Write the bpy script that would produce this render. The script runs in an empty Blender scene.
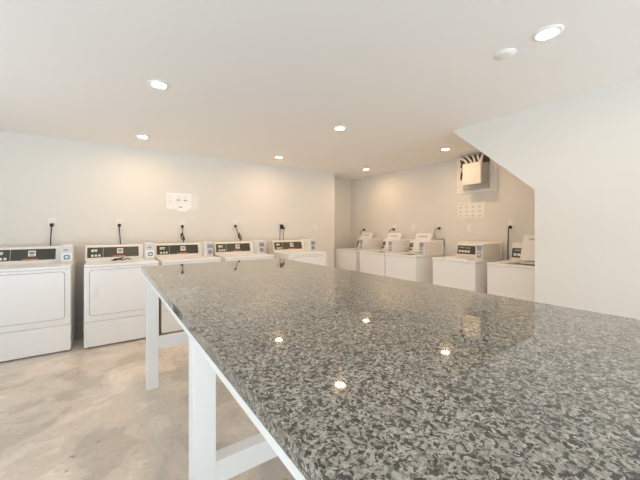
import bpy, bmesh, math, random
from mathutils import Vector, Matrix
random.seed(7)
SC = bpy.context.scene
COL = SC.collection

# ------------------------------------------------------------------ materials
def new_mat(name):
    m = bpy.data.materials.new(name); m.use_nodes = True
    return m, m.node_tree.nodes, m.node_tree.links, m.node_tree.nodes['Principled BSDF']

def plain(name, col, rough=.5, metal=0.0, spec=.5, bump=0.0, bscale=200, var=0.0):
    m, N, L, b = new_mat(name)
    b.inputs['Roughness'].default_value = rough
    b.inputs['Metallic'].default_value = metal
    b.inputs['Specular IOR Level'].default_value = spec
    tc = N.new('ShaderNodeTexCoord')
    nz = N.new('ShaderNodeTexNoise'); nz.inputs['Scale'].default_value = bscale if bump else 6
    nz.inputs['Detail'].default_value = 3
    L.new(tc.outputs['Object'], nz.inputs['Vector'])
    mix = N.new('ShaderNodeMix'); mix.data_type = 'RGBA'
    c = (*col, 1)
    v = var
    mix.inputs['A'].default_value = (col[0]*(1-v), col[1]*(1-v), col[2]*(1-v), 1)
    mix.inputs['B'].default_value = (min(1, col[0]*(1+v)), min(1, col[1]*(1+v)), min(1, col[2]*(1+v)), 1)
    L.new(nz.outputs['Fac'], mix.inputs['Factor'])
    L.new(mix.outputs['Result'], b.inputs['Base Color'])
    if bump:
        bp = N.new('ShaderNodeBump'); bp.inputs['Strength'].default_value = bump; bp.inputs['Distance'].default_value = .002
        L.new(nz.outputs['Fac'], bp.inputs['Height']); L.new(bp.outputs['Normal'], b.inputs['Normal'])
    return m

def emit(name, col, s):
    m, N, L, b = new_mat(name)
    b.inputs['Base Color'].default_value = (.9, .9, .9, 1)
    b.inputs['Emission Color'].default_value = (*col, 1)
    b.inputs['Emission Strength'].default_value = s
    return m

def ramp(N, stops, interp='LINEAR'):
    r = N.new('ShaderNodeValToRGB'); r.color_ramp.interpolation = interp
    e = r.color_ramp.elements
    e[0].position, e[0].color = stops[0][0], (*stops[0][1], 1)
    e[1].position, e[1].color = stops[1][0], (*stops[1][1], 1)
    for p, c in stops[2:]:
        x = e.new(p); x.color = (*c, 1)
    return r

def granite():
    m, N, L, b = new_mat('polished_granite')
    tc = N.new('ShaderNodeTexCoord')
    nz = N.new('ShaderNodeTexNoise'); nz.inputs['Scale'].default_value = 60; nz.inputs['Detail'].default_value = 3
    L.new(tc.outputs['Object'], nz.inputs['Vector'])
    sub = N.new('ShaderNodeVectorMath'); sub.operation = 'SUBTRACT'; sub.inputs[1].default_value = (.5, .5, .5)
    L.new(nz.outputs['Color'], sub.inputs[0])
    sc = N.new('ShaderNodeVectorMath'); sc.operation = 'SCALE'; sc.inputs['Scale'].default_value = .024
    L.new(sub.outputs[0], sc.inputs[0])
    ad = N.new('ShaderNodeVectorMath'); ad.operation = 'ADD'
    L.new(tc.outputs['Object'], ad.inputs[0]); L.new(sc.outputs[0], ad.inputs[1])
    def cells(scale, ch):
        v = N.new('ShaderNodeTexVoronoi'); v.inputs['Scale'].default_value = scale; L.new(ad.outputs[0], v.inputs['Vector'])
        q = N.new('ShaderNodeSeparateColor'); L.new(v.outputs['Color'], q.inputs[0]); return q.outputs[ch]
    # pale feldspar grains
    r1 = ramp(N, [(0, (.09, .088, .078)), (.25, (.25, .244, .218)), (.5, (.38, .37, .33)), (.75, (.50, .485, .435)), (.93, (.64, .625, .58))])
    L.new(cells(175, 0), r1.inputs[0])
    r2 = ramp(N, [(0, (.10, .098, .09)), (.5, (.33, .32, .285)), (1, (.54, .525, .48))])
    L.new(cells(390, 1), r2.inputs[0])
    mx = N.new('ShaderNodeMix'); mx.data_type = 'RGBA'; mx.inputs['Factor'].default_value = .45
    L.new(r1.outputs[0], mx.inputs['A']); L.new(r2.outputs[0], mx.inputs['B'])
    # dark mica flecks
    cur = mx.outputs['Result']
    for scale, ch, lo, hi in ((235, 2, .22, .31), (135, 1, .13, .19)):
        f = ramp(N, [(lo, (1, 1, 1)), (hi, (0, 0, 0))]); L.new(cells(scale, ch), f.inputs[0])
        mm = N.new('ShaderNodeMix'); mm.data_type = 'RGBA'; mm.inputs['B'].default_value = (.028, .029, .027, 1)
        ml = N.new('ShaderNodeMath'); ml.operation = 'MULTIPLY'; ml.inputs[1].default_value = .9
        L.new(f.outputs[0], ml.inputs[0]); L.new(ml.outputs[0], mm.inputs['Factor']); L.new(cur, mm.inputs['A']); cur = mm.outputs['Result']
    n3 = N.new('ShaderNodeTexNoise'); n3.inputs['Scale'].default_value = 11; n3.inputs['Detail'].default_value = 2
    L.new(tc.outputs['Object'], n3.inputs['Vector'])
    r3 = ramp(N, [(.3, (.83, .81, .77)), (.7, (1.0, .98, .94))])
    L.new(n3.outputs['Fac'], r3.inputs[0])
    mu = N.new('ShaderNodeMix'); mu.data_type = 'RGBA'; mu.blend_type = 'MULTIPLY'; mu.inputs['Factor'].default_value = 1
    L.new(cur, mu.inputs['A']); L.new(r3.outputs[0], mu.inputs['B'])
    L.new(mu.outputs['Result'], b.inputs['Base Color'])
    b.inputs['Roughness'].default_value = .022
    b.inputs['IOR'].default_value = 1.72
    b.inputs['Coat Weight'].default_value = .08     # faint haze over the polish
    b.inputs['Coat Roughness'].default_value = .14
    return m

def concrete():
    m, N, L, b = new_mat('polished_concrete')
    tc = N.new('ShaderNodeTexCoord')
    def noise(scale, detail, rough=.55, dist=0):
        n = N.new('ShaderNodeTexNoise'); n.inputs['Scale'].default_value = scale; n.inputs['Detail'].default_value = detail
        n.inputs['Roughness'].default_value = rough; n.inputs['Distortion'].default_value = dist
        L.new(tc.outputs['Object'], n.inputs['Vector']); return n.outputs['Fac']
    def mul(x, y):
        q = N.new('ShaderNodeMix'); q.data_type = 'RGBA'; q.blend_type = 'MULTIPLY'; q.inputs['Factor'].default_value = 1
        L.new(x, q.inputs['A']); L.new(y, q.inputs['B']); return q.outputs['Result']
    ra = ramp(N, [(.36, (.62, .575, .52)), (.50, (.71, .625, .535)), (.64, (.73, .675, .61))])      # grey to tan clouds
    L.new(noise(1.0, 4, .55, .4), ra.inputs[0])
    rb = ramp(N, [(.40, (.80, .80, .81)), (.46, (.96, .96, .96)), (.53, (1, .99, .98)), (.57, (1.0, .99, .98)), (.60, (1.13, 1.12, 1.11)), (.68, (1.17, 1.16, 1.15))])   # worn and patched spots
    L.new(noise(2.6, 5, .52, .9), rb.inputs[0])
    rc = ramp(N, [(.32, (.90, .90, .90)), (.5, (1, 1, 1)), (.7, (1.06, 1.06, 1.06))])            # trowel mottling
    L.new(noise(9, 6, .65, 2.2), rc.inputs[0])
    rd = ramp(N, [(.3, (.95, .95, .95)), (.7, (1.04, 1.04, 1.04))])
    L.new(noise(45, 4, .65, .5), rd.inputs[0])
    rs = ramp(N, [(.70, (1, 1, 1)), (.76, (.62, .58, .54))])                                      # few small dark stains
    L.new(noise(14, 2, .5, .3), rs.inputs[0])
    c = mul(mul(mul(mul(ra.outputs[0], rb.outputs[0]), rc.outputs[0]), rd.outputs[0]), rs.outputs[0])
    L.new(c, b.inputs['Base Color'])
    b.inputs['Roughness'].default_value = .36
    return m

def window_glass():
    m, N, L, b = new_mat('window_glass')
    N.remove(b)
    tr = N.new('ShaderNodeBsdfTransparent'); gl = N.new('ShaderNodeBsdfGlossy'); gl.inputs['Roughness'].default_value = .02
    mx = N.new('ShaderNodeMixShader'); mx.inputs[0].default_value = .06
    L.new(tr.outputs[0], mx.inputs[1]); L.new(gl.outputs[0], mx.inputs[2])
    L.new(mx.outputs[0], N['Material Output'].inputs['Surface'])
    return m

M = dict(
    wall=plain('wall_paint', (.765, .735, .683), .75, bump=.12, bscale=350, var=.01),
    ceil=plain('ceiling_paint', (.90, .88, .855), .85, bump=.1, bscale=250, var=.01),
    trim=plain('baseboard_paint', (.74, .69, .62), .5, var=.01),
    floor=concrete(), granite=granite(),
    white=plain('white_enamel', (.90, .89, .875), .28, var=.005),
    console=plain('console_plastic', (.84, .80, .75), .4, var=.01),
    lidw=plain('white_lid_enamel', (.85, .84, .82), .3, var=.005),
    paint=plain('white_table_paint', (.94, .935, .92), .45, var=.01),
    panel=plain('dark_control_panel', (.055, .053, .04), .3, var=.3),
    window=plain('display_window', (.02, .03, .02), .2),
    digits=emit('display_digits', (.55, .85, .08), .35),
    label=plain('label_white', (.80, .78, .74), .5),
    mark=plain('printed_marks', (.20, .18, .17), .6),
    faint=plain('faint_print', (.50, .47, .44), .6),
    orange=plain('orange_stripe', (.70, .24, .10), .5),
    button=plain('pale_button', (.75, .76, .74), .4),
    bluegrey=plain('coin_box_metal', (.69, .69, .69), .4),
    greyplate=plain('grey_coin_plate', (.33, .34, .36), .4, .2),
    ring=plain('blue_grey_ring', (.16, .22, .33), .35),
    black=plain('black_rubber', (.018, .017, .016), .45),
    plate=plain('outlet_plate_white', (.84, .81, .77), .4),
    chrome=plain('tub_steel', (.55, .55, .56), .25, .9),
    foot=plain('dark_foot', (.05, .05, .05), .6),
    paper=plain('paper_white', (.90, .89, .88), .6),
    board=plain('backboard_paint', (.86, .83, .78), .55),
    coverw=plain('cover_paint', (.74, .705, .65), .55),
    boxgrey=plain('grey_box_metal', (.50, .48, .45), .45, .1),
    hole=plain('rough_wall_hole', (.17, .11, .07), .9, var=.4),
    conduit=plain('white_conduit', (.85, .83, .79), .45),
    frame=plain('window_frame_paint', (.85, .85, .84), .45),
    glass=window_glass(),
    sleeve=plain('clear_sleeve', (.82, .80, .765), .12),
    lens=emit('lamp_lens', (1.0, .665, .36), 250),
)

# ------------------------------------------------------------------ mesh helpers
def bx(bm, lo, hi, bev=0, seg=2):
    t = bmesh.new()
    bmesh.ops.create_cube(t, size=1)
    lo, hi = Vector(lo), Vector(hi)
    for v in t.verts:
        v.co = Vector(((v.co.x+.5)*(hi.x-lo.x)+lo.x, (v.co.y+.5)*(hi.y-lo.y)+lo.y, (v.co.z+.5)*(hi.z-lo.z)+lo.z))
    if bev:
        bmesh.ops.bevel(t, geom=list(t.edges), offset=bev, segments=seg, affect='EDGES', profile=.5)
    merge(bm, t)

def merge(bm, t):
    me = bpy.data.meshes.new('tmp'); t.to_mesh(me); t.free(); bm.from_mesh(me); bpy.data.meshes.remove(me)

def prism(bm, pts, axis, a, b, bev=0):
    """pts: outline in the two other axes (cyclic order), extruded along axis from a to b"""
    t = bmesh.new()
    def mk(p, s):
        return {'x': (s, p[0], p[1]), 'y': (p[0], s, p[1]), 'z': (p[0], p[1], s)}[axis]
    A = [t.verts.new(mk(p, a)) for p in pts]; B = [t.verts.new(mk(p, b)) for p in pts]
    n = len(pts)
    t.faces.new(A); t.faces.new(B[::-1])
    for i in range(n):
        t.faces.new((A[i], B[i], B[(i+1) % n], A[(i+1) % n]))
    bmesh.ops.recalc_face_normals(t, faces=t.faces)
    if bev:
        bmesh.ops.bevel(t, geom=list(t.edges), offset=bev, segments=2, affect='EDGES', profile=.5)
    merge(bm, t)

def rrect(x0, x1, y0, y1, r, n=5):
    out = []
    for cx, cy, a0 in ((x1-r, y1-r, 0), (x0+r, y1-r, 90), (x0+r, y0+r, 180), (x1-r, y0+r, 270)):
        for i in range(n+1):
            a = math.radians(a0+90*i/n); out.append((cx+r*math.cos(a), cy+r*math.sin(a)))
    return out

def cyl(bm, c, r, axis, a, b, n=24):
    prism(bm, [(c[0]+r*math.cos(2*math.pi*i/n), c[1]+r*math.sin(2*math.pi*i/n)) for i in range(n)], axis, a, b)

def lathe(bm, prof, n=32, c=(0, 0, 0), close=False):
    rows = [[bm.verts.new((c[0]+r*math.cos(2*math.pi*i/n), c[1]+r*math.sin(2*math.pi*i/n), c[2]+z)) for i in range(n)] for r, z in prof]
    for a, b in zip(rows, rows[1:]):
        for i in range(n):
            bm.faces.new((a[i], a[(i+1) % n], b[(i+1) % n], b[i]))
    if close:
        bm.faces.new(rows[0][::-1]); bm.faces.new(rows[-1])

def smooth_path(pts, k=6):
    P = [Vector(p) for p in pts]; out = []
    for i in range(len(P)-1):
        p0 = P[max(i-1, 0)]; p1 = P[i]; p2 = P[i+1]; p3 = P[min(i+2, len(P)-1)]
        for j in range(k):
            t = j/k
            out.append(.5*((2*p1)+(p2-p0)*t+(2*p0-5*p1+4*p2-p3)*t*t+(3*p1-p0-3*p2+p3)*t**3))
    out.append(P[-1]); return out

def tube(bm, pts, r, n=8, k=6):
    P = smooth_path(pts, k) if len(pts) > 2 else [Vector(p) for p in pts]
    rows = []; up = Vector((.13, .37, .92)).normalized()
    for i, p in enumerate(P):
        d = (P[min(i+1, len(P)-1)]-P[max(i-1, 0)]).normalized()
        u = d.cross(up)
        if u.length < .05: u = d.cross(Vector((1, 0, 0)))
        u.normalize(); w = d.cross(u)
        rows.append([bm.verts.new(p+r*(math.cos(2*math.pi*j/n)*u+math.sin(2*math.pi*j/n)*w)) for j in range(n)])
    for a, b in zip(rows, rows[1:]):
        for j in range(n):
            bm.faces.new((a[j], a[(j+1) % n], b[(j+1) % n], b[j]))
    bm.faces.new(rows[0][::-1]); bm.faces.new(rows[-1])

def obj(name, bm, mat, parent=None, smooth=False):
    bmesh.ops.recalc_face_normals(bm, faces=bm.faces)
    me = bpy.data.meshes.new(name); bm.to_mesh(me); bm.free()
    me.materials.append(M[mat])
    if smooth:
        for p in me.polygons: p.use_smooth = True
    o = bpy.data.objects.new(name, me); COL.objects.link(o)
    if parent: o.parent = parent
    return o

def part(name, mat, parent, fn, smooth=False):
    bm = bmesh.new(); fn(bm); return obj(name, bm, mat, parent, smooth)

def tag(o, label, cat, group=None):
    o['label'] = label; o['category'] = cat
    if group: o['group'] = group
    return o

def thing(name, label, cat, loc=(0, 0, 0), rz=0, group=None):
    o = bpy.data.objects.new(name, None); COL.objects.link(o)
    o.location = loc; o.rotation_euler = (0, 0, rz); o.empty_display_size = .1
    return tag(o, label, cat, group)

def struct(name, mat, fn, parent=None):
    bm = bmesh.new(); fn(bm); o = obj(name, bm, mat, parent)
    if not parent: o['kind'] = 'structure'
    return o

def dup(root, loc, label, rz=None, skip=()):
    r = root.copy(); COL.objects.link(r); r.location = loc; r['label'] = label
    if rz is not None: r.rotation_euler = (0, 0, rz)
    def rec(src, dst):
        for ch in list(src.children):
            if ch.name.split('.')[0] in skip: continue
            c = ch.copy(); COL.objects.link(c); c.parent = dst; rec(ch, c)
    rec(root, r)
    return r

# ------------------------------------------------------------------ the room
ZC = 2.344          # ceiling
YB, YR = 4.807, 5.259   # dryer wall, recessed wall
XR, XP = 4.458, 3.147   # washer wall, partition beside the table
XL, YF = -2.2, -2.6     # unseen left and front walls
XE = 3.661              # end of the dryer wall
T = .12

struct('floor', 'floor', lambda b: bx(b, (XL-T, YF-T, -.1), (XR+T, YR+T, 0)))
struct('ceiling', 'ceil', lambda b: bx(b, (XL-T, YF-T, ZC), (XR+T, YR+T, ZC+.1)))
def wback(b):
    bx(b, (XL, YB, 0), (XE, YR+T, ZC))
struct('wall_back', 'wall', wback)
struct('wall_recess', 'wall', lambda b: bx(b, (XE, YR, 0), (XR, YR+T, ZC)))
struct('wall_right', 'wall', lambda b: bx(b, (XR, 1.05, 0), (XR+T, YR+T, ZC)))

# partition with the sloping stair edge, and the sloped underside of the stair behind it
Y0, Z0, Y1 = 1.173, 1.609, 1.978
def wpart(b):
    prism(b, [(YF, 0), (Y0, 0), (Y0, Z0), (Y1, ZC), (YF, ZC)], 'x', XP, XP+T)
struct('wall_partition', 'wall', wpart)
struct('wall_nook', 'wall', lambda b: bx(b, (XP+T, .95, 0), (XR, 1.05, ZC)))
struct('trim_stair_soffit', 'wall', lambda b: prism(b, [(1.05, Z0-.115), (Y0, Z0), (Y1, ZC), (Y1-.13, ZC), (1.05, Z0+.01)], 'x', XP+T, XR))

def holes(b, axis, wall_at, thick, a0, a1, wins):
    """solid wall with rectangular window openings (all in the z range zb..zt)"""
    zb, zt = .2, 2.15
    cur = a0
    def blk(u0, u1, z0, z1):
        if axis == 'x': bx(b, (u0, wall_at-thick, z0), (u1, wall_at, z1))
        else: bx(b, (wall_at-thick, u0, z0), (wall_at, u1, z1))
    for (w0, w1) in wins:
        blk(cur, w0, 0, ZC); blk(w0, w1, 0, zb); blk(w0, w1, zt, ZC); cur = w1
    blk(cur, a1, 0, ZC)
WF = [(-2.0, .3), (.55, 2.95)]  # unseen front and left windows, added and sized for the daylight they admit
WL = [(.2, 1.2), (2.3, 3.3)]
struct('wall_front', 'wall', lambda b: holes(b, 'x', YF, T, XL, XP+T, WF))
struct('wall_left', 'wall', lambda b: holes(b, 'y', XL, T, YF-T, YR+T, WL))
def make_added_window(n, axis, at, a0, a1):
    zb, zt = .2, 2.15; y0, y1 = at-.09, at-.03
    def B(b, u0, u1, z0, z1, p0=y0, p1=y1):
        if axis == 'x': bx(b, (u0, p0, z0), (u1, p1, z1))
        else: bx(b, (p0, u0, z0), (p1, u1, z1))
    def fr(b):
        w = .06
        B(b, a0, a0+w, zb, zt); B(b, a1-w, a1, zb, zt); B(b, a0+w, a1-w, zb, zb+w); B(b, a0+w, a1-w, zt-w, zt)
        m = (a0+a1)/2; B(b, m-.025, m+.025, zb+w, zt-w)
    f = struct('window_%d' % n, 'frame', fr)  # added window, out of view, to let daylight in
    m = (a0+a1)/2
    for u0, u1 in ((a0+.06, m-.025), (m+.025, a1-.06)):
        part('pane', 'glass', f, lambda b: B(b, u0, u1, zb+.06, zt-.06, at-.063, at-.058))
    # daylight: the sky beyond is sampled through this opening
    ld = bpy.data.lights.new('window_portal', 'AREA'); ld.shape = 'RECTANGLE'
    ld.size, ld.size_y = a1-a0, zt-zb; ld.cycles.is_portal = True
    lo = bpy.data.objects.new('window_portal', ld); COL.objects.link(lo)
    c = (a0+a1)/2
    if axis == 'x':
        lo.location = (c, at-T-.005, (zb+zt)/2); lo.rotation_euler = (math.radians(90), 0, 0)
    else:
        lo.location = (at-T-.005, c, (zb+zt)/2); lo.rotation_euler = (math.radians(90), 0, math.radians(-90))
for i, (a, c) in enumerate(WF): make_added_window(i+1, 'x', YF, a, c)
for i, (a, c) in enumerate(WL): make_added_window(i+3, 'y', XL, a, c)

struct('baseboard_back', 'trim', lambda b: prism(b, [(YB, 0), (YB-.014, 0), (YB-.014, .085), (YB-.006, .095), (YB, .095)], 'x', XL, XE))
struct('baseboard_right', 'trim', lambda b: prism(b, [(XR, 0), (XR-.014, 0), (XR-.014, .085), (XR-.006, .095), (XR, .095)], 'y', 1.05, YR))
struct('baseboard_partition', 'trim', lambda b: prism(b, [(XP, 0), (XP-.014, 0), (XP-.014, .085), (XP-.006, .095), (XP, .095)], 'y', YF, Y0))

# ------------------------------------------------------------------ granite folding table
TZ = .959
tx0, tx1, ty0, ty1 = .217, 1.446, -.47, 2.838
tb = thing('folding_table', 'long white framed table with a speckled grey granite top', 'table', ((tx0+tx1)/2, (ty0+ty1)/2, 0))
hx, hy = (tx1-tx0)/2, (ty1-ty0)/2
part('granite_top', 'granite', tb, lambda b: bx(b, (-hx, -hy, TZ-.033), (hx, hy, TZ), 0))
part('top_board', 'paint', tb, lambda b: bx(b, (-hx+.002, -hy+.002, TZ-.055), (hx-.002, hy-.002, TZ-.033)))
for ly in (-.40, 1.191, 2.764):
    cy_ = ly-(ty0+ty1)/2
    for s in (-1, 1):
        part('leg', 'paint', tb, lambda b: bx(b, (s*(hx-.072)-.041, cy_-.035, 0), (s*(hx-.072)+.041, cy_+.035, TZ-.055), .003))
    part('stretcher', 'paint', tb, lambda b: bx(b, (-hx+.112, cy_-.03, .305), (hx-.112, cy_+.03, .392), .003))

# ------------------------------------------------------------------ dryers
def console_parts(root, x0, x1, yb, zb, yt, zt, yback, px0, px1):
    """sloped console; front face from (yb,zb) up to (yt,zt)"""
    con = part('console', 'console', root, lambda b: prism(b, [(yb, zb), (yb, zb+.02), (yt, zt), (yt+.012, zt+.008), (yback, zt+.008), (yback, zb)], 'x', x0, x1, .003))
    fy = lambda z: yb+(yt-yb)*(z-zb-.02)/(zt-zb-.02)
    def slab(b, u0, u1, z0, z1, d0, d1):
        prism(b, [(fy(z0)-d0, z0), (fy(z1)-d0, z1), (fy(z1)-d1, z1), (fy(z0)-d1, z0)], 'x', u0, u1)
    return con, slab

def make_dryer(label):
    r = thing('clothes_dryer', label, 'dryer', group='dryers along the back wall')
    W = .35; F = -.36; H = .88
    def cab(b):
        bx(b, (-W, F+.018, .014), (W, .34, H-.012), .006)
    part('cabinet', 'white', r, cab)
    part('top_panel', 'white', r, lambda b: bx(b, (-W, F, H-.028), (W, .34, H), .008, 3))
    part('front_panel', 'white', r, lambda b: bx(b, (-W+.001, F, .279), (W-.001, F+.03, H-.031), .008, 3))
    part('lower_panel', 'white', r, lambda b: bx(b, (-W+.001, F, .014), (W-.001, F+.03, .274), .008, 3))
    part('door_seal', 'mark', r, lambda b: prism(b, rrect(-W+.0465, W-.0465, .342, .824, .032), 'y', F-.0015, F+.01))
    d = part('door', 'white', r, lambda b: prism(b, rrect(-W+.05, W-.05, .3455, .8205, .03), 'y', F-.007, F+.005, .002))
    part('handle', 'lidw', d, lambda b: prism(b, rrect(-W+.085, -W+.125, .52, .65, .018), 'y', F-.012, F-.006, .002))
    for sx in (-1, 1):
        for y in (F+.05, .29):
            part('foot', 'foot', r, lambda b: cyl(b, (sx*(W-.05), y), .02, 'z', 0, .03, 16))
    con, slab = console_parts(r, -W-.012, .232, .115, H-.004, .165, 1.05, .335, 0, 0)
    pz0, pz1 = .917, 1.035
    part('control_panel', 'panel', con, lambda b: slab(b, -W+.008, .178, pz0, pz1, .004, -.004))
    part('display', 'digits', con, lambda b: (slab(b, -W+.045, -W+.105, 1.0, 1.009, .006, .002), slab(b, -W+.045, -W+.075, .985, .992, .006, .002), slab(b, -W+.085, -W+.1, .985, .992, .006, .002)))
    for i in range(3):
        part('button', 'button', con, lambda b: slab(b, -W+.045+i*.034, -W+.067+i*.034, .929, .953, .009, .002))
    part('divider', 'faint', con, lambda b: slab(b, -W+.158, -W+.162, pz0, pz1, .006, .002))
    part('badge', 'label', con, lambda b: slab(b, -.05, .012, .958, 1.018, .008, .002))
    part('badge_print', 'mark', con, lambda b: (slab(b, -.04, .002, .983, 1.004, .0095, .004), slab(b, -.037, -.001, .966, .972, .0095, .004)))
    part('stripe', 'orange', con, lambda b: slab(b, -.095, .035, .921, .932, .007, .002))
    cb = part('coin_box', 'console', r, lambda b: bx(b, (.236, -.03, H), (W-.008, .335, 1.078), .006))
    part('coin_plate', 'bluegrey', cb, lambda b: bx(b, (.243, -.035, H+.012), (W-.014, -.028, 1.068), .002))
    return r, cb

CX = [-.665, .142, .87, 1.64, 2.58]
DY = 4.417
DL = ['white dryer at the far left, cut off by the photo edge',
      'white dryer left of the table with a dark cable lying on top',
      'white dryer directly below the paper notice on the back wall, behind the table corner',
      'white dryer second from the right end of the back wall row, its cord slanting',
      'white dryer at the right end of the back wall row, double plug above']
base, cb0 = make_dryer(DL[0])
base.location = (CX[0], DY, 0)   # the second dryer stands a little further out
# card-reader style coin box face of the first two dryers
def reader(cb):
    part('reader_plate', 'paper', cb, lambda b: prism(b, rrect(.245, .337, .898, .992, .016), 'y', -.046, -.034, .002))
    part('reader_ring', 'ring', cb, lambda b: prism(b, rrect(.264, .318, .921, .971, .014), 'y', -.050, -.045))
    part('reader_lens', 'button', cb, lambda b: prism(b, rrect(.276, .306, .933, .959, .010), 'y', -.053, -.049))
    part('coin_slot', 'greyplate', cb, lambda b: bx(b, (.262, -.039, 1.018), (.302, -.034, 1.034)))
def slide(cb):
    part('coin_slide', 'greyplate', cb, lambda b: prism(b, [(.262, .99), (.34, .99), (.332, 1.045), (.262, 1.045)], 'y', -.042, -.034))
    part('coin_lock', 'greyplate', cb, lambda b: prism(b, rrect(.27, .325, .91, .965, .008), 'y', -.042, -.034))
    part('lock_cylinder', 'ring', cb, lambda b: cyl(b, (.298, .938), .012, 'y', -.047, -.041, 16))
dry = [base]
for i in range(1, 5):
    dry.append(dup(base, (CX[i], DY-(.035 if i == 1 else 0), 0), DL[i]))
for i, d in enumerate(dry):
    cb = [c for c in d.children if c.name.startswith('coin_box')][0]
    (reader if i < 2 else slide)(cb)

# small dark cable left on the second dryer
bm = bmesh.new()
rx = [(-.09, .0, .004), (-.05, -.03, .006), (0, -.02, .02), (.03, .02, .03), (-.02, .03, .018), (-.07, .015, .008), (-.04, -.02, .02), (.02, -.03, .006), (.06, 0, .018), (.09, .015, .012), (.1, -.015, .005)]
tube(bm, rx, .006, 8, 6)
o = obj('cable_loop', bm, 'black', None, True); o.location = (.125, 4.405, .882)
tag(o, 'small tangled black cable lying on top of a dryer below its control panel', 'cable')

# ------------------------------------------------------------------ washers
def make_washer(label, open_lid=True):
    r = thing('washing_machine', label, 'washer', group='top loading washers along the right wall')
    W = .305; F = -.34; H = .858
    def cab(b):
        t = bmesh.new(); bx(t, (-W, F+.004, .025), (W, .34, H-.03))
        ed = [e for e in t.edges if abs(e.verts[0].co.z-e.verts[1].co.z) > .1]
        bmesh.ops.bevel(t, geom=ed, offset=.018, segments=4, affect='EDGES', profile=.5)
        bmesh.ops.delete(t, geom=[f for f in t.faces if f.normal.z > .9], context='FACES_ONLY')
        merge(b, t)
    part('cabinet', 'white', r, cab)
    lx0, lx1, ly0, ly1 = -.14, .178, -.29, .115
    def top(b):
        prism(b, [(-W, F), (lx0, F), (lx0, .34), (-W, .34)], 'z', H-.028, H, .005)
        prism(b, [(lx1, F), (W, F), (W, .34), (lx1, .34)], 'z', H-.028, H, .005)
        bx(b, (lx0-.01, F, H-.028), (lx1+.01, ly0, H), .005); bx(b, (lx0-.01, ly1, H-.028), (lx1+.01, .34, H), .005)
    part('top_panel', 'white', r, top)
    tc = ((lx0+lx1)/2, (ly0+ly1)/2, 0)
    def tub(b):
        lathe(b, [(.245, H-.03), (.21, H-.05), (.205, H-.40), (.05, H-.43)], 36, tc)
        lathe(b, [(.055, H-.43), (.05, H-.25), (.03, H-.12), (.001, H-.11)], 20, tc)
    part('tub', 'chrome', r, tub, True)
    if open_lid:
        hy, hz = ly1+.012, H+.012
        def lid(b):
            t = bmesh.new(); prism(t, rrect(lx0+.004, lx1-.004, 0, .335, .02), 'y', -.011, .011, .004)
            # prism along y with outline (x,z): tilt it back about the hinge
            bmesh.ops.rotate(t, verts=t.verts, cent=(0, 0, 0), matrix=Matrix.Rotation(math.radians(-22), 3, 'X'))
            bmesh.ops.translate(t, verts=t.verts, vec=(0, hy, hz)); merge(b, t)
        l = part('lid', 'lidw', r, lid)
        def lp(b):
            t = bmesh.new(); bx(t, (-.07, -.0125, .265), (.10, -.0105, .285))
            bmesh.ops.rotate(t, verts=t.verts, cent=(0, 0, 0), matrix=Matrix.Rotation(math.radians(-22), 3, 'X'))
            bmesh.ops.translate(t, verts=t.verts, vec=(0, hy, hz)); merge(b, t)
        part('lid_print', 'faint', l, lp)
    else:
        l = part('lid', 'lidw', r, lambda b: prism(b, rrect(lx0+.003, lx1-.003, ly0+.003, ly1-.003, .02), 'z', H-.015, H+.012, .004))
    con, slab = console_parts(r, -W+.02, .178, .222, H-.003, .262, 1.06, .335, 0, 0)
    part('control_panel', 'panel', con, lambda b: slab(b, -W+.032, .166, .892, 1.012, .004, -.004))
    part('display', 'faint', con, lambda b: (slab(b, -W+.06, -W+.14, .978, .99, .006, .002), slab(b, -W+.16, -W+.23, .975, .985, .006, .002)))
    for i in range(4):
        part('button', 'button', con, lambda b: slab(b, -W+.055+i*.045, -W+.088+i*.045, .915, .945, .009, .002))
    part('badge', 'label', con, lambda b: slab(b, .07, .135, .93, .99, .008, .002))
    part('badge_print', 'orange', con, lambda b: slab(b, .08, .125, .945, .957, .0095, .004))
    part('back_panel', 'console', r, lambda b: bx(b, (-W, .337, H-.02), (W, .352, 1.08), .004))
    cb = part('coin_box', 'console', r, lambda b: bx(b, (.182, -.11, H), (.285, .335, 1.062), .006))
    part('coin_plate', 'bluegrey', cb, lambda b: bx(b, (.187, -.115, H+.008), (.281, -.108, 1.054), .002))
    part('coin_slide', 'greyplate', cb, lambda b: prism(b, [(.212, .975), (.262, .975), (.275, 1.04), (.206, 1.04)], 'y', -.121, -.114))
    part('coin_lock', 'greyplate', cb, lambda b: prism(b, rrect(.210, .260, .885, .955, .006), 'y', -.120, -.114))
    part('lock_cylinder', 'button', cb, lambda b: cyl(b, (.236, .925), .013, 'y', -.126, -.119, 16))
    for sx in (-1, 1):
        for y in (F+.05, .28):
            part('foot', 'foot', r, lambda b: cyl(b, (sx*(W-.05), y), .02, 'z', 0, .03, 16))
    return r

WY = [4.575, 3.85, 3.222, 2.335, 1.585]
WX = 4.06
WL_ = ['white washer with open lid, deepest in the far corner of the room',
       'white washer with open lid, second from the corner along the right wall',
       'white washer with open lid, middle of the right wall row, beside the closed one',
       'white washer with its lid shut and dark control panel fully in view',
       'white washer with open lid, half hidden by the partition edge']
w0 = make_washer(WL_[0]); w0.location = (WX, WY[0], 0); w0.rotation_euler = (0, 0, -math.pi/2)
for i in (1, 2, 4):
    dup(w0, (WX, WY[i], 0), WL_[i])
w3 = make_washer(WL_[3], False); w3.location = (WX, WY[3], 0); w3.rotation_euler = (0, 0, -math.pi/2)

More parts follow.
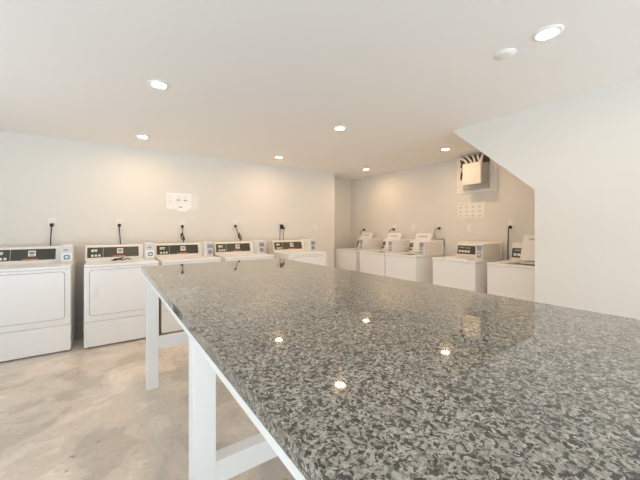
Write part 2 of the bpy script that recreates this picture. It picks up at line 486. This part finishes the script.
# ------------------------------------------------------------------ outlets, plugs and cords
def plate(name, pos, rz, label, cat, sockets=True, group=None):
    r = thing(name, label, cat, pos, rz, group)
    part('cover_plate', 'plate', r, lambda b: prism(b, rrect(-.038, .038, -.06, .06, .006), 'y', -.006, 0, .0015))
    if sockets:
        for z in (-.022, .022):
            s = part('socket', 'lidw', r, lambda b: prism(b, rrect(-.017, .017, z-.014, z+.014, .008), 'y', -.008, -.005))
            part('slot', 'mark', s, lambda b: (bx(b, (-.008, -.0085, z-.006), (-.006, -.0075, z+.005)), bx(b, (.006, -.0085, z-.006), (.008, -.0075, z+.005))))
    else:
        part('rocker', 'lidw', r, lambda b: prism(b, rrect(-.016, .016, -.033, .033, .003), 'y', -.01, -.005, .001))
    return r

def cord(label, plug_at, pts, facing, group, r=.006, extra=None):
    """facing 'y': wall y=YB; 'x': wall x=XR. pts are world points"""
    o = thing('power_cord', label, 'cord', plug_at, 0, group)
    P = Vector(plug_at)
    bm = bmesh.new(); tube(bm, [Vector(p)-P for p in pts], r, 8, 6); obj('cable', bm, 'black', o, True)
    def pl(b):
        if facing == 'y': bx(b, (-.017, -.012, -.02), (.017, .022, .02), .006)
        else: bx(b, (-.012, -.017, -.02), (.022, .017, .02), .006)
    part('plug', 'black', o, pl)
    if extra: extra(o)
    return o

OX = [-.547, .121, .884, 1.669, 2.475]
dn = ['far left dryer', 'second dryer from the left', 'middle dryer', 'fourth dryer from the left', 'last dryer on the back wall']
yw = YB-.03
for i, x in enumerate(OX):
    plate('wall_outlet', (x, YB, 1.325), 0, 'white wall outlet above the %s' % dn[i], 'outlet', True, 'outlets above the dryers')
def pts_straight(x, x2, zt=1.30):
    return [(x, yw-.01, zt), (x, yw-.02, zt-.05), (x+(x2-x)*.5, yw-.012, 1.18), (x2, yw, 1.07), (x2, yw, .95)]
G = 'cords of the dryers'
cord('straight black cord rising behind the far left dryer', (OX[0], yw, 1.303), pts_straight(OX[0], OX[0]-.01), 'y', G)
cord('straight black cord above the dryer with a cable on top', (OX[1], yw, 1.303), pts_straight(OX[1], OX[1]+.012), 'y', G)
def bundle(x, z, dx):
    def f(o):
        P = o.location
        bm = bmesh.new()
        tube(bm, [Vector((x+a, yw-.03+.01*math.sin(k), z+c))-P for k, (a, c) in enumerate([(0, .06), (-.016, .035), (-.014, -.01), (.01+dx, -.045), (.022+dx, -.03), (.008, .01), (-.008, .04), (-.02, .03), (-.012, -.015), (.016+dx, -.05)])], .008, 8, 5)
        obj('cable_knot', bm, 'black', o, True)
    return f
cord('black cord with a bundled lower end below the paper notice', (OX[2], yw, 1.292), pts_straight(OX[2], OX[2]+.012, 1.29), 'y', G, .005, bundle(OX[2]-.002, 1.14, 0))
cord('slanting black cord knotted near its plug and its lower end', (OX[3], yw, 1.30), [(OX[3], yw-.01, 1.3), (OX[3]+.005, yw-.02, 1.26), (OX[3]+.04, yw-.012, 1.17), (OX[3]+.07, yw-.01, 1.10), (OX[3]+.08, yw, .97)], 'y', G, .006, bundle(OX[3]+.055, 1.135, .004))
def second(o):
    P = o.location
    def pl(b): bx(b, (-.028, -.032, -.055), (.03, -.012, .022), .006)
    part('adapter', 'black', o, pl)
    part('plug', 'black', o, lambda b: bx(b, (.045, -.012, -.06), (.068, .02, -.02), .006))
    bm = bmesh.new(); tube(bm, [Vector((.056, -.01, -.05)), Vector((.05, -.012, -.1)), Vector((.04, -.005, -.18)), Vector((.04, 0, -.35))], .004, 8, 6)
    obj('cable', bm, 'black', o, True)
cord('double black plug with two thin cords at the right end of the back wall', (OX[4], yw, 1.31), [(OX[4]-.02, yw-.01, 1.28), (OX[4]-.025, yw-.012, 1.2), (OX[4]-.028, yw-.01, 1.1), (OX[4]-.028, yw, .96)], 'y', G, .004, second)
plate('wall_switch', (3.203, YB, 1.29), 0, 'blank pale switch plate near the right end of the back wall', 'switch', False)

RY = [4.79, 3.98, 3.013, 1.94]
RZ = [1.245, 1.253, 1.27, 1.285]
rn = ['washer in the far corner', 'second washer from the corner', 'middle washer with open lid', 'washer nearest the partition']
for y, z, n in zip(RY, RZ, rn):
    plate('wall_outlet', (XR, y, z+.015), -math.pi/2, 'white wall outlet above the %s' % n, 'outlet', True, 'outlets above the washers')
plate('wall_switch', (XR, 2.516, 1.275), -math.pi/2, 'pale plate on the right wall below the faint notice', 'switch', False)
plate('wall_switch', (XR, 3.54, 1.27), -math.pi/2, 'pale plate on the right wall between two plugged outlets', 'switch', False)
xw = XR-.03
G = 'cords of the washers'
cord('short black plug and cord above the washer in the far corner', (xw, RY[0], RZ[0]-.005), [(xw-.012, RY[0], RZ[0]), (xw-.03, RY[0]+.02, RZ[0]-.02), (xw-.03, RY[0]+.06, RZ[0]-.05), (xw+.005, RY[0]+.07, 1.1), (xw+.01, RY[0]+.07, .95)], 'x', G, .006)
cord('short hooked black plug and cord above the second washer from the corner', (xw, RY[1], RZ[1]-.005), [(xw-.012, RY[1], RZ[1]), (xw-.03, RY[1]+.03, RZ[1]-.01), (xw-.03, RY[1]+.07, RZ[1]-.05), (xw+.005, RY[1]+.07, 1.1), (xw+.01, RY[1]+.07, .95)], 'x', G, .006)
cord('black cord hooking down behind the open lid of the middle washer', (xw, RY[2], RZ[2]-.005), [(xw-.012, RY[2], RZ[2]), (xw-.03, RY[2]+.035, RZ[2]-.005), (xw-.03, RY[2]+.055, RZ[2]-.06), (xw-.02, RY[2]+.06, 1.13), (xw-.02, RY[2]+.045, 1.10), (xw-.02, RY[2]+.01, 1.091), (xw-.02, RY[2]-.05, 1.09), (xw+.008, RY[2]-.08, 1.085), (xw+.014, RY[2]-.085, .98)], 'x', G, .005)
cord('long black cord hanging beside the washer nearest the partition', (xw, RY[3], RZ[3]-.005), [(xw-.012, RY[3], RZ[3]), (xw-.025, RY[3]+.008, RZ[3]-.02), (xw-.022, RY[3]+.012, 1.15), (xw-.018, RY[3]+.018, 1.0), (xw-.016, RY[3]+.018, .86), (xw, RY[3]+.015, .7)], 'x', G, .007)

# ------------------------------------------------------------------ notices
def notice(loc, rz, label, w, h, build):
    r = thing('wall_notice', label, 'notice', loc, rz)
    build(r, w, h); return r
def n_back(r, w, h):
    part('clear_holder', 'sleeve', r, lambda b: prism(b, rrect(-w/2, w/2, -h/2, h/2, .006), 'y', -.004, 0))
    part('paper', 'paper', r, lambda b: bx(b, (-w/2+.01, -.0055, -h/2+.02), (w/2-.1, -.0035, h/2-.005)))
    part('paper', 'paper', r, lambda b: prism(b, rrect(-.075, .08, -h/2-.02, -.02, .04), 'y', -.0075, -.005))
    def lines(b):
        for j, z in enumerate((.075, .045, .03, .012, -.012, -.045)):
            for k in range(3):
                x = -w/2+.025+k*.1
                if j == 2: continue
                bx(b, (x, -.0062, z), (x+.06+.012*((j+k) % 3), -.0052, z+.004))
    part('printing', 'faint', r, lines)
    def bold(b):
        bx(b, (-.075, -.0066, .018), (-.03, -.0052, .028)); bx(b, (.015, -.0066, .014), (.06, -.0052, .026)); bx(b, (-.055, -.0086, -.085), (-.005, -.007, -.075))
    part('bold_printing', 'mark', r, bold)
notice((.89, YB, 1.651), 0, 'white printed notice taped on the back wall above the middle dryer', .435, .25, n_back)
def n_right(r, w, h):
    part('paper', 'board', r, lambda b: prism(b, rrect(-w/2, w/2, -h/2, h/2, .004), 'y', -.004, 0))
    def rows(b):
        for j in range(3):
            for k in range(4):
                x = -w/2+.03+k*w/4.3; z = h/2-.075-j*.066
                bx(b, (x, -.0055, z), (x+.045, -.0035, z+.010)); bx(b, (x+.008, -.0055, z-.014), (x+.036, -.0035, z-.009))
    part('printing', 'faint', r, rows)
    part('heading', 'faint', r, lambda b: bx(b, (-w/2+.03, -.0055, h/2-.03), (-w/2+.16, -.0035, h/2-.022)))
notice((XR, 2.497, 1.535), -math.pi/2, 'pale instruction notice with rows of small print on the right wall under the electrical box', .42, .245, n_right)

# ------------------------------------------------------------------ electrical box on the right wall
eb = thing('electrical_box', 'white electrical box with conduits on a white backboard high on the right wall', 'electrical box', (XR, 2.41, 2.0), -math.pi/2)
part('backboard', 'board', eb, lambda b: bx(b, (-.3, -.018, -.205), (.3, 0, .344), .002))
part('wall_hole', 'hole', eb, lambda b: prism(b, [(-.24, .19), (-.2, .33), (.16, .34), (.2, .26), (.2, .17)], 'y', -.024, -.017))
part('back_box', 'boxgrey', eb, lambda b: (bx(b, (-.175, -.06, -.165), (.195, -.018, .2), .004), bx(b, (-.06, -.205, -.1), (.187, -.055, .185), .004)))
part('cover', 'coverw', eb, lambda b: bx(b, (-.075, -.245, -.115), (.19, -.2, .19), .005))
for i, (x0, x1, xt) in enumerate([(-.05, -.11, -.20), (.01, -.03, -.10), (.07, .04, -.01), (.13, .10, .07), (.165, .16, .15)]):
    bm = bmesh.new()
    tube(bm, [(x0, -.18+.02*(i % 2), .18), (x0, -.18+.02*(i % 2), .215), (x1, -.15, .275), (xt, -.09, .322), (xt, -.08, .343)], .016, 10, 6)
    obj('conduit', bm, 'conduit', eb, True)
bm = bmesh.new(); tube(bm, [(-.14, -.06, .19), (-.2, -.05, .12), (-.225, -.03, 0.0), (-.2, -.03, .16), (-.21, -.06, .3), (-.2, -.06, .343)], .008, 8, 6)
obj('wire', bm, 'hole', eb, True)

# ------------------------------------------------------------------ ceiling fittings
def make_light(label):
    r = thing('ceiling_light', label, 'ceiling light', group='recessed ceiling lights')
    part('trim_ring', 'ceil', r, lambda b: lathe(b, [(.048, -.006), (.053, -.010), (.072, -.004), (.074, 0), (.048, 0), (.048, -.006)], 40), True)
    part('lens', 'lens', r, lambda b: lathe(b, [(.0005, -.007), (.03, -.0066), (.048, -.005)], 40))
    return r
LP = [(.316, 2.588, 'recessed ceiling light at upper left, brighter of the two on the left'),
      (.333, 4.15, 'small recessed ceiling light at the left, close to the back wall'),
      (2.055, 2.6, 'recessed ceiling light over the middle of the room above the granite table'),
      (2.128, 4.175, 'small recessed ceiling light close to the back wall at the centre'),
      (3.876, 4.138, 'smallest recessed ceiling light in front of the far right corner'),
      (3.778, 2.47, 'recessed ceiling light close to the electrical box and sloping wall edge'),
      (2.003, .685, 'largest recessed ceiling light at upper right, near the smoke detector')]
l0 = make_light(LP[0][2]); l0.location = (LP[0][0], LP[0][1], ZC)
for x, y, lb in LP[1:]:
    dup(l0, (x, y, ZC), lb)
sd = thing('smoke_detector', 'flat round white smoke detector on the ceiling beside the largest light', 'smoke detector', (2.027, .917, ZC))
part('base', 'ceil', sd, lambda b: lathe(b, [(.062, 0), (.061, -.004), (.05, -.006), (.0005, -.006)], 36), True)
part('cover', 'ceil', sd, lambda b: lathe(b, [(.05, -.006), (.046, -.010), (.02, -.011), (.0005, -.011)], 36), True)

# ------------------------------------------------------------------ sky light and camera
w = bpy.data.worlds.new('sky'); SC.world = w; w.use_nodes = True
bg = w.node_tree.nodes['Background']
wn, wl = w.node_tree.nodes, w.node_tree.links
SKY = (.68, .84, 1.0); SKY_S = 2.7
wt = wn.new('ShaderNodeTexCoord'); ws = wn.new('ShaderNodeSeparateXYZ'); wl.new(wt.outputs['Generated'], ws.inputs[0])
wr = ramp(wn, [(.47, tuple(c*2.7*k for c, k in zip(SKY, (1.02, .98, .93)))), (.53, SKY)])   # sky above; brighter lower half added to lift light onto the ceiling
wm = wn.new('ShaderNodeMapRange'); wm.inputs['From Min'].default_value = -1; wl.new(ws.outputs['Z'], wm.inputs['Value'])
wl.new(wm.outputs[0], wr.inputs[0]); wl.new(wr.outputs[0], bg.inputs['Color'])
bg.inputs['Strength'].default_value = SKY_S

cam = bpy.data.cameras.new('camera'); co = bpy.data.objects.new('camera', cam); COL.objects.link(co)
f, yaw, cyy = 307.23, math.radians(34.609), 228.68
cam.sensor_fit = 'HORIZONTAL'; cam.sensor_width = 36; cam.lens = f/640*36
cam.shift_y = (cyy-240)/640
cam.clip_start = .02
co.location = (0, 0, 1.26); co.rotation_euler = (math.pi/2, 0, -yaw)
SC.camera = co

SC.view_settings.view_transform = 'Standard'; SC.view_settings.look = 'None'
SC.view_settings.gamma = 1; SC.view_settings.use_curve_mapping = False
SC.view_settings.exposure = 0.0
SC.cycles.max_bounces = 12; SC.cycles.diffuse_bounces = 7; SC.cycles.glossy_bounces = 4; SC.cycles.transparent_max_bounces = 8
SC.cycles.sample_clamp_indirect = 8
